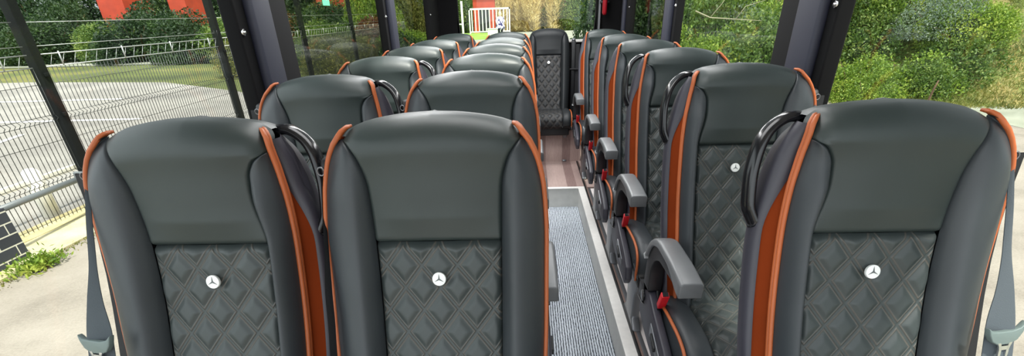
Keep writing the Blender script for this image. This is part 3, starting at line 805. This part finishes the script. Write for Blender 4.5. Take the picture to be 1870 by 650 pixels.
# right bank rising from the path
P = []
bl = [(6.2, 16.5), (7.0, 12.3), (8.3, 11.0), (9.6, 10.6), (12, 10.2), (18, 9.0)]
nx = 60
for j in range(26):
    t_ = j/25; row = []
    for i in range(nx+1):
        q = i/nx*(len(bl)-1); x = interp(q, [(k, p[0]) for k, p in enumerate(bl)]); y = interp(q, [(k, p[1]) for k, p in enumerate(bl)])
        dx, dy = .45, 1.0
        h = 3.2*sstep(0, 1, t_)+.12*math.sin(x*3+j*.9)*t_+.08*math.sin(x*7.3-j*1.7)*t_
        row.append((x+dx*t_*6, y+dy*t_*6, GZ-.02+h))
    P.append(row)
structure('grass_bank', MB().grid(P).mesh('grass_bank', 'bankgrass'))
def bank_pt(u_, t_):
    q = u_*(len(bl)-1); x = interp(q, [(k, p[0]) for k, p in enumerate(bl)]); y = interp(q, [(k, p[1]) for k, p in enumerate(bl)])
    return np.array((x+.45*t_*6, y+t_*6, GZ-.03+3.2*sstep(0, 1, t_)))
def bankgrass(r, n): return np.array([bank_pt(r.uniform(.18, 1), r.uniform(0, .95)) for _ in range(n)])
obj('tall_grass', leaf_mesh('tall_grass', 'leaf_olive', 42000, bankgrass, .011, 10, seed=21, up=.45), label='olive and straw coloured grass covering the bank right of the bus', cat='grass', kind='stuff')
def dryg(r, n): return np.array([bank_pt(r.uniform(.55, 1), r.uniform(.02, .5)) for _ in range(n)])
obj('dry_grass', leaf_mesh('dry_grass', 'leaf_straw', 9000, dryg, .010, 10, seed=22, up=.2), label='dry straw grass on the bank at the far right', cat='grass', kind='stuff')
GB = 'bushes on the right bank'
nb = [('bright', 1560, 150, 12.6, .8, 'at the left edge of the big right window'), ('bright', 1650, 150, 12.6, .85, 'low in the middle of the big right window'), ('mid', 1735, 130, 12.8, .8, 'right of centre in the big right window'),
      ('mid', 1600, 90, 14.2, .9, 'higher up at the left of the big right window'), ('grey', 1700, 70, 14.6, .85, 'grey green, high in the big right window'), ('bright', 1640, 45, 15.6, .9, 'bright and high in the big right window'),
      ('dark', 1600, 10, 17.5, .9, 'dark, at the top of the big right window'), ('olive', 1800, 60, 15.0, .75, 'olive, above the dry grass'), ('dark', 1800, 0, 18., .9, 'dark, at the top right above the dry grass'), ('olive', 1720, 10, 17, .9, 'olive, near the top of the big right window')]
nb += [('bright', 1570, 175, 12.0, .6, 'lowest at the left of the big right window'), ('mid', 1690, 165, 12.2, .6, 'just left of the dry stem'), ('bright', 1765, 110, 13.6, .7, 'right of centre, beside the dry grass'), ('bright', 1745, 60, 15., .8, 'upper right, next to the olive one'), ('grey', 1760, 25, 16.5, .8, 'grey green at the top right'), ('mid', 1560, 50, 15.2, .8, 'upper left beside the pillar'), ('olive', 1860, 20, 16.5, .9, 'olive at the far top right'), ('mid', 1690, 20, 16.8, .9, 'at the top in the middle')]
for k, u, v, y, s, w in nb:
    p = pix(u, v, y); bush(k, f'green bush on the right bank, {w}', p.x, p.y, p.z-.75*s, s, u*.7, GB)
nb = [('bright', 1270, 105, 13., .9, 'lower left of the second right window'), ('bright', 1330, 105, 12.5, .9, 'low in the middle of the second right window'), ('mid', 1400, 105, 12., .9, 'lower right of the second right window'),
      ('grey', 1385, 50, 14.5, .95, 'greyish, in the middle of the second right window'), ('mid', 1290, 45, 15.5, 1., 'upper left of the second right window'), ('dark', 1330, 5, 18, 1.1, 'dark, at the top of the second right window'), ('bright', 1420, 10, 16.5, 1., 'upper right of the second right window'), ('dark', 1260, 5, 19, 1.1, 'dark, at the top left corner of the second right window'),
      ('dark', 1185, 62, 17., .9, 'low in the rear right window'), ('dark', 1150, 30, 19., 1.2, 'dark, at the left of the rear right window'), ('olive', 1195, 10, 30., 1.3, 'olive, far off in the rear right window'),]
for k, u, v, y, s, w in nb:
    p = pix(u, v, y); bush(k, f'green bush outside, {w}', p.x, p.y, GZ-.05, s, u*.7, GB, max(s*.7, (p.z+.9*s-GZ)/1.6))
flat('rear_side_lawn', [(7.5, 26), (16, 26), (16, 44), (7.5, 44)], GZ+.03, 'lawn')
k_ = 0
for (a_, b_, kd, sc) in [(.22, .45, 'mid', .8), (.30, .5, 'bright', .8), (.38, .42, 'grey', .75), (.46, .38, 'bright', .7), (.24, .75, 'grey', .9), (.33, .78, 'mid', .9), (.42, .72, 'bright', .9), (.50, .62, 'mid', .8), (.57, .78, 'grey', .8), (.27, .98, 'dark', .95), (.38, 1., 'dark', .95), (.50, .98, 'mid', .95), (.62, 1., 'olive', .9), (.75, 1., 'dark', .9)]:
    p = bank_pt(a_, b_); row_ = 'lower' if b_ < .6 else ('middle' if b_ < .9 else 'upper'); pos = ['first', 'second', 'third', 'fourth', 'fifth'][[.22, .30, .38, .46].index(a_) if b_ < .6 and a_ != .5 else ([.24, .33, .42, .50, .57].index(a_) if b_ < .9 else [.27, .38, .50, .62, .75].index(a_))]
    bush(kd, f'bush on the grassy right bank, {pos} from the left in the {row_} row', p[0], p[1], p[2]-.1, sc, a_*20, GB)
# bare twig and dry stem
t = thing('dead_branch', 'bare pale branch across the top of the second right window', 'branch', tuple(pix(1270, 20, 11.5)))
obj('twigs', MB().tube([(0, 0, 0), (.3, 0, -.12), (.8, 0, -.16), (1.3, 0, -.2)], [.012, .011, .008, .004], 5).tube([(.8, 0, -.16), (.95, 0, .05), (1.3, 0, .14)], [.008, .006, .003], 5).tube([(.3, 0, -.12), (.5, .05, .1), (.62, .05, .3)], [.008, .006, .003], 5).mesh('twigs', 'twig'), t)
p = pix(1697, 178, 9.6)
obj('dry_stem', MB().tube([(0, 0, -.6), (0, 0, -.1), (.02, 0, .12), (.05, 0, .27)], [.02, .02, .018, .012], 6).mesh('dry_stem', 'bark'), label='short brown dry stem standing in front of the right bank', cat='stem', loc=tuple(p))
# left background
GL = 'trees and shrubs beyond the car park'
xs = [(-33, 34), (-28.5, 33), (-25, 33.5), (-22, 32), (-19, 31.5), (-16, 31), (-13.3, 30.5), (-10.6, 30), (-8.2, 29.5), (-30, 37), (-23.5, 37), (-17.5, 36), (-11.8, 35)]
wd = ['at the far left', 'second from the far left', 'third from the far left', 'left of the red roofed house', 'in front of the red roofed house', 'right of the red roofed house', 'left of the red cladding', 'by the red cladding', 'seen through the second left window', 'tall, behind the far left ones', 'tall, behind the red roofed house', 'tall, between the two red buildings', 'tall, behind the second left window']
for k, (x, y) in enumerate(xs):
    kd = ['dark', 'dark', 'mid', 'dark', 'dark', 'mid', 'rust', 'dark', 'mid', 'dark', 'dark', 'dark', 'mid'][k]
    bush(kd, f'dark leafy shrub beyond the car park, {wd[k]}', x, y, GZ-.1, 1.6, k*1.3, GL, 1.25 if k < 9 else 1.7)
for k, (x, y, kd, w) in enumerate([(-7.6, 22, 'olive', 'tall olive grass clump at the left of the second left window'), (-6.2, 21, 'olive', 'tall olive grass clump in the middle of the second left window'), (-5.4, 24, 'bright', 'bright shrub behind the second left window'), (-8.8, 24.5, 'mid', 'green shrub at the left side of the second left window'), (-6.9, 26.5, 'rust', 'russet shrub at the top of the second left window'), (-5.0, 23, 'bright', 'yellow green shrub filling the rear left window'), (-4.3, 20, 'dark', 'dark shrub low in the rear left window'), (-11.5, 22.5, 'olive', 'olive shrub just past the end of the car park')]):
    bush(kd, w, x, y, GZ-.1, 1.1 if k != 6 else .7, k*2.1, GL)
tl = [(-40, 46, 'at the far left edge'), (-34, 45, 'left of the left red building'), (-29.5, 46, 'behind the left red building'), (-25, 45, 'between the two red buildings, left one'), (-21, 46, 'between the two red buildings, right one'), (-17.5, 45, 'behind the right red building'), (-13.5, 44, 'left in the second left window'), (-10, 43, 'right in the second left window'), (-7.9, 30, 'left in the rear left window'), (-7.0, 34, 'right in the rear left window'), (9.5, 46, 'in the rear right window'), (12.5, 48, 'right in the rear right window')]
for k, (x, y, w) in enumerate(tl):
    kd = ['dark', 'dark', 'mid', 'dark', 'dark', 'dark', 'rust', 'mid', 'bright', 'olive', 'dark', 'olive'][k]
    bush(kd, f'tall leafy tree in the distance, {w}', x, y, GZ-.1, 1.2 if k in (8, 9) else 2.2, k*.9, 'distant tall trees', 2.6)['category'] = 'tree'
def house(label, x, y, w, d, h, rh, rz=0):
    t = thing('house', label, 'building', (x, y, GZ), rz)
    obj('walls', MB().box(-w/2, w/2, -d/2, d/2, 0, h).mesh('walls', 'redwall', smooth=False), t)
    obj('roof', MB().prism([(-d/2-.3, h), (0, h+rh), (d/2+.3, h)], -w/2-.3, w/2+.3).mesh('roof', 'redroof', smooth=False), t)
    obj('door', MB().box(-.5, .5, -d/2-.04, -d/2, 0, 2.1).mesh('door', 'black', smooth=False), t)
p = pix(235, 20, 39); house('orange red building behind the trees, left one through the front left window', p.x, p.y, 1.7, 3, 4.2, 1.2)
p = pix(352, 20, 38); house('orange red building behind the trees, right one near the first left pillar', p.x, p.y, 1.1, 3, 4.2, 1.2)
p = pix(620, 20, 36); house('orange red building seen through the second left window', p.x, p.y, 1.6, 3, 4.2, 1.2)
p = pix(884, 10, 60.6); house('orange red building behind the white gate', p.x, p.y, 2.2, 1.2, 3.6, 1.0)
# rear: gate, person, reeds, shrubs
p = pix(895, 58, 58)
t = thing('white_gate', 'white barred gate on the lawn behind the bus', 'gate', (p.x, 58, GZ+.02))
m = MB(); w = 2.05
m.box(-w, w, -.04, .04, 2.05, 2.2); m.box(-w, -w+.12, -.04, .04, 0, 2.2); m.box(w-.12, w, -.04, .04, 0, 2.2); m.box(-w, w, -.03, .03, .12, .22)
obj('gate_frame', m.mesh('gate_frame', 'whitepaint', smooth=False), t)
m = MB()
for k in range(11): x = -w+.12+(2*w-.24)*(k+.5)/11; m.box(x-.05, x+.05, -.02, .02, .22, 2.05)
obj('gate_bars', m.mesh('gate_bars', 'whitepaint', smooth=False), t)
p = pix(846, 58, 55); t = thing('white_post', 'slim pale post with a bracket left of the white gate', 'post', (p.x, 55, GZ))
obj('post', MB().box(-.09, .09, -.09, .09, 0, 2.8).mesh('post', 'whitepaint', bevel=.02), t); obj('bracket', MB().box(-.45, 0, -.04, .04, .9, 1.0).mesh('bracket', 'whitepaint', bevel=.01), t)
def person(x, y):
    t = thing('person', 'person in navy and white patterned clothing before the white gate', 'person', (x, y, GZ+.02))
    V = [(0, 0, .92), (0, 0, 1.15), (0, 0, 1.38), (0, 0, 1.50), (0, -.02, 1.60), (0, -.02, 1.74),
         (-.19, 0, 1.42), (-.30, -.02, 1.15), (-.26, -.22, .98), (-.22, -.30, .95), (.19, 0, 1.42), (.30, -.02, 1.15), (.26, -.22, .98), (.22, -.30, .95),
         (-.10, 0, .88), (-.12, -.02, .50), (-.12, .02, .09), (-.12, -.16, .04), (.10, 0, .88), (.12, -.02, .50), (.12, .02, .09), (.12, -.16, .04)]
    E_ = [(0, 1), (1, 2), (2, 3), (3, 4), (4, 5), (2, 6), (6, 7), (7, 8), (8, 9), (2, 10), (10, 11), (11, 12), (12, 13), (0, 14), (14, 15), (15, 16), (16, 17), (0, 18), (18, 19), (19, 20), (20, 21)]
    R_ = [.16, .15, .17, .07, .10, .09, .075, .055, .04, .035, .075, .055, .04, .035, .10, .07, .045, .04, .10, .07, .045, .04]
    me = bpy.data.meshes.new('body'); me.from_pydata(V, E_, []); me.materials.append(M['skin']); b = obj('body', me, t)
    md = b.modifiers.new('skin', 'SKIN'); me.attributes
    for i, r_ in enumerate(R_): me.skin_vertices[0].data[i].radius = (r_, r_*.85)
    me.skin_vertices[0].data[0].use_root = True
    s = b.modifiers.new('sub', 'SUBSURF'); s.levels = 2; s.render_levels = 2
    m = MB(); m.tube([(0, 0, .55), (0, 0, .8), (0, 0, 1.1), (0, 0, 1.4), (0, 0, 1.52)], [.46, .42, .32, .30, .10], 20, squash=(.9, 1.2))
    for sx in (-1, 1): m.tube([(sx*.2, 0, 1.44), (sx*.31, -.02, 1.15), (sx*.27, -.2, 1.0)], [.10, .09, .07], 12)
    obj('jacket', m.mesh('jacket', 'patterned'), t)
    m = MB()
    for sx in (-1, 1): m.tube([(sx*.10, 0, .9), (sx*.12, -.02, .5), (sx*.12, .02, .08)], [.13, .10, .08], 12)
    obj('trousers', m.mesh('trousers', 'navy'), t)
    m = MB(); m.tube([(0, .02, 1.50), (0, .03, 1.62), (0, .02, 1.75), (0, 0, 1.85), (0, 0, 1.87)], [.08, .125, .13, .08, .02], 14); obj('hair', m.mesh('hair', 'hair'), t)
    return t
p = pix(914, 58, 50); person(p.x, 50)
p = pix(900, 60, 49); t = thing('white_box', 'white box on the road in front of the person', 'box', (p.x, 49, GZ)); obj('box_body', MB().box(-.42, .42, -.3, .3, 0, .62).mesh('box_body', 'whitepaint', bevel=.03), t); obj('box_lid', MB().box(-.45, .45, -.33, .33, .62, .68).mesh('box_lid', 'whitepaint', bevel=.02), t)
GR = 'reeds and shrubs across the road behind the bus'
for k, (u, kd, s, w) in enumerate([(945, 'straw', 1.7, 'straw reeds right of the white gate'), (975, 'straw', 1.7, 'straw reeds in the middle of the rear window'), (1010, 'straw', 1.6, 'straw reeds above the black rear seat'), (1035, 'mid', 1.9, 'green shrub right of centre in the rear window'), (1060, 'bright', 1.8, 'yellow green shrub near the right edge of the rear window'), (1085, 'straw', 1.7, 'straw reeds at the right edge of the rear window'), (930, 'olive', 1.8, 'olive shrub behind the right end of the white gate'), (858, 'mid', 2.1, 'green shrub behind the left end of the white gate'), (840, 'mid', 2., 'green shrub at the left edge of the rear window'), (912, 'dark', 1.9, 'dark shrub behind the middle of the white gate'), (1000, 'dark', 2.4, 'dark shrub behind the straw reeds'), (1050, 'dark', 2.5, 'dark shrub behind the green ones'), (960, 'olive', 2.4, 'tall olive shrub behind the reeds'), (928, 'straw', 1.5, 'straw reeds beside the gate post'), (990, 'straw', 1.8, 'straw reeds between the gate and the black seat'), (885, 'dark', 3., 'tall dark shrub behind the red building')]):
    p = pix(u, 55, 62.5 if k < 6 else (66 if k in (6, 7, 8, 9) else 70)); bush(kd, w, p.x, p.y, GZ-.1, s, k, GR, s*1.25)
# weeds by the brick wall
def tuft(r, n): return np.stack([r.normal(0, .06, n), r.normal(0, .11, n), np.abs(r.normal(0, .05, n))], 1)
obj('weed_tuft', leaf_mesh('weed_tuft', 'leaf_bright', 900, tuft, .016, 3, seed=31, up=.2), label='bright green weed tuft at the foot of the brick wall', cat='weed', loc=(-4.50, 4.05, GZ))
def moss(r, n): return np.stack([r.normal(-4.60, .05, n), r.uniform(-2, 9, n), np.full(n, .03)+0*GZ], 1)
obj('kerb_moss', leaf_mesh('kerb_moss', 'leaf_olive', 3500, moss, .012, 2, seed=32, up=.2), label='thin olive moss along the foot of the kerb', cat='moss', kind='stuff', loc=(0, 0, GZ-.03))

# ------------------------------------------------------------------ light and camera
W = bpy.data.worlds.new('World'); scene.world = W; W.use_nodes = True
bg = W.node_tree.nodes['Background']; bg.inputs[0].default_value = (.90, .96, 1.0, 1); bg.inputs[1].default_value = 1.0
wt = W.node_tree; tc = wt.nodes.new('ShaderNodeTexCoord'); dp = wt.nodes.new('ShaderNodeVectorMath'); dp.operation = 'DOT_PRODUCT'
wt.links.new(tc.outputs['Generated'], dp.inputs[0]); dp.inputs[1].default_value = Vector((-.72, -.62, .36)).normalized()
rp = wt.nodes.new('ShaderNodeMapRange'); rp.interpolation_type = 'SMOOTHSTEP'; rp.inputs[1].default_value = -.1; rp.inputs[2].default_value = 1.; rp.inputs[3].default_value = .8; rp.inputs[4].default_value = 2.9
wt.links.new(dp.outputs['Value'], rp.inputs[0]); wt.links.new(rp.outputs[0], bg.inputs[1])     # sky lobe added towards the front left to brighten the bolsters
sun = bpy.data.lights.new('sun', 'SUN'); sun.energy = 8; sun.angle = math.radians(4); sun.color = (1, .96, .88)
so = bpy.data.objects.new('sun', sun); COL.objects.link(so)
so.rotation_euler = Vector((.35, -.35, 1)).normalized().to_track_quat('Z', 'Y').to_euler()
for k, (x, y, en) in enumerate(((-.1, 1.3, 9), (-.12, 4.2, 24), (.1, 5.1, 20), (-.56, 3.0, 26), (.62, 3.0, 20))):     # added fill lights for the aisle, the rear and seat-top highlights
    a = bpy.data.lights.new('added_fill', 'AREA'); a.shape = 'RECTANGLE'; a.size, a.size_y = (.9, .5) if k < 3 else (.14, 2.6); a.energy = en
    o = bpy.data.objects.new('added_fill', a); COL.objects.link(o); o.location = (x, y, 1.93)

cam = bpy.data.cameras.new('camera'); co = bpy.data.objects.new('camera', cam); COL.objects.link(co)
yaw, pit, roll, fpx, y0 = -.0438, .5484, -.0325, 915.3, 579.3
c, s_ = math.cos(yaw), math.sin(yaw); rt = Vector((c, -s_, 0)); fw = Vector((s_, c, 0)); up = Vector((0, 0, 1))
c, s_ = math.cos(pit), math.sin(pit); fw, up = c*fw-s_*up, s_*fw+c*up
c, s_ = math.cos(roll), math.sin(roll); rt, up = c*rt+s_*up, -s_*rt+c*up
mt = Matrix((rt, up, -fw)).transposed().to_4x4(); mt.translation = (0, 0, 1.33); co.matrix_world = mt
cam.sensor_width = 36; cam.sensor_fit = 'HORIZONTAL'; cam.lens = fpx/1870*36; cam.shift_y = (y0-325)/1870; cam.clip_start = .02; cam.clip_end = 500
scene.camera = co
vs = scene.view_settings; vs.view_transform = 'Standard'; vs.look = 'None'; vs.gamma = 1; vs.exposure = 0.0; vs.use_curve_mapping = False
scene.cycles.use_denoising = True
scene.cycles.max_bounces = 8; scene.cycles.transparent_max_bounces = 16
scene.cycles.sample_clamp_indirect = 6
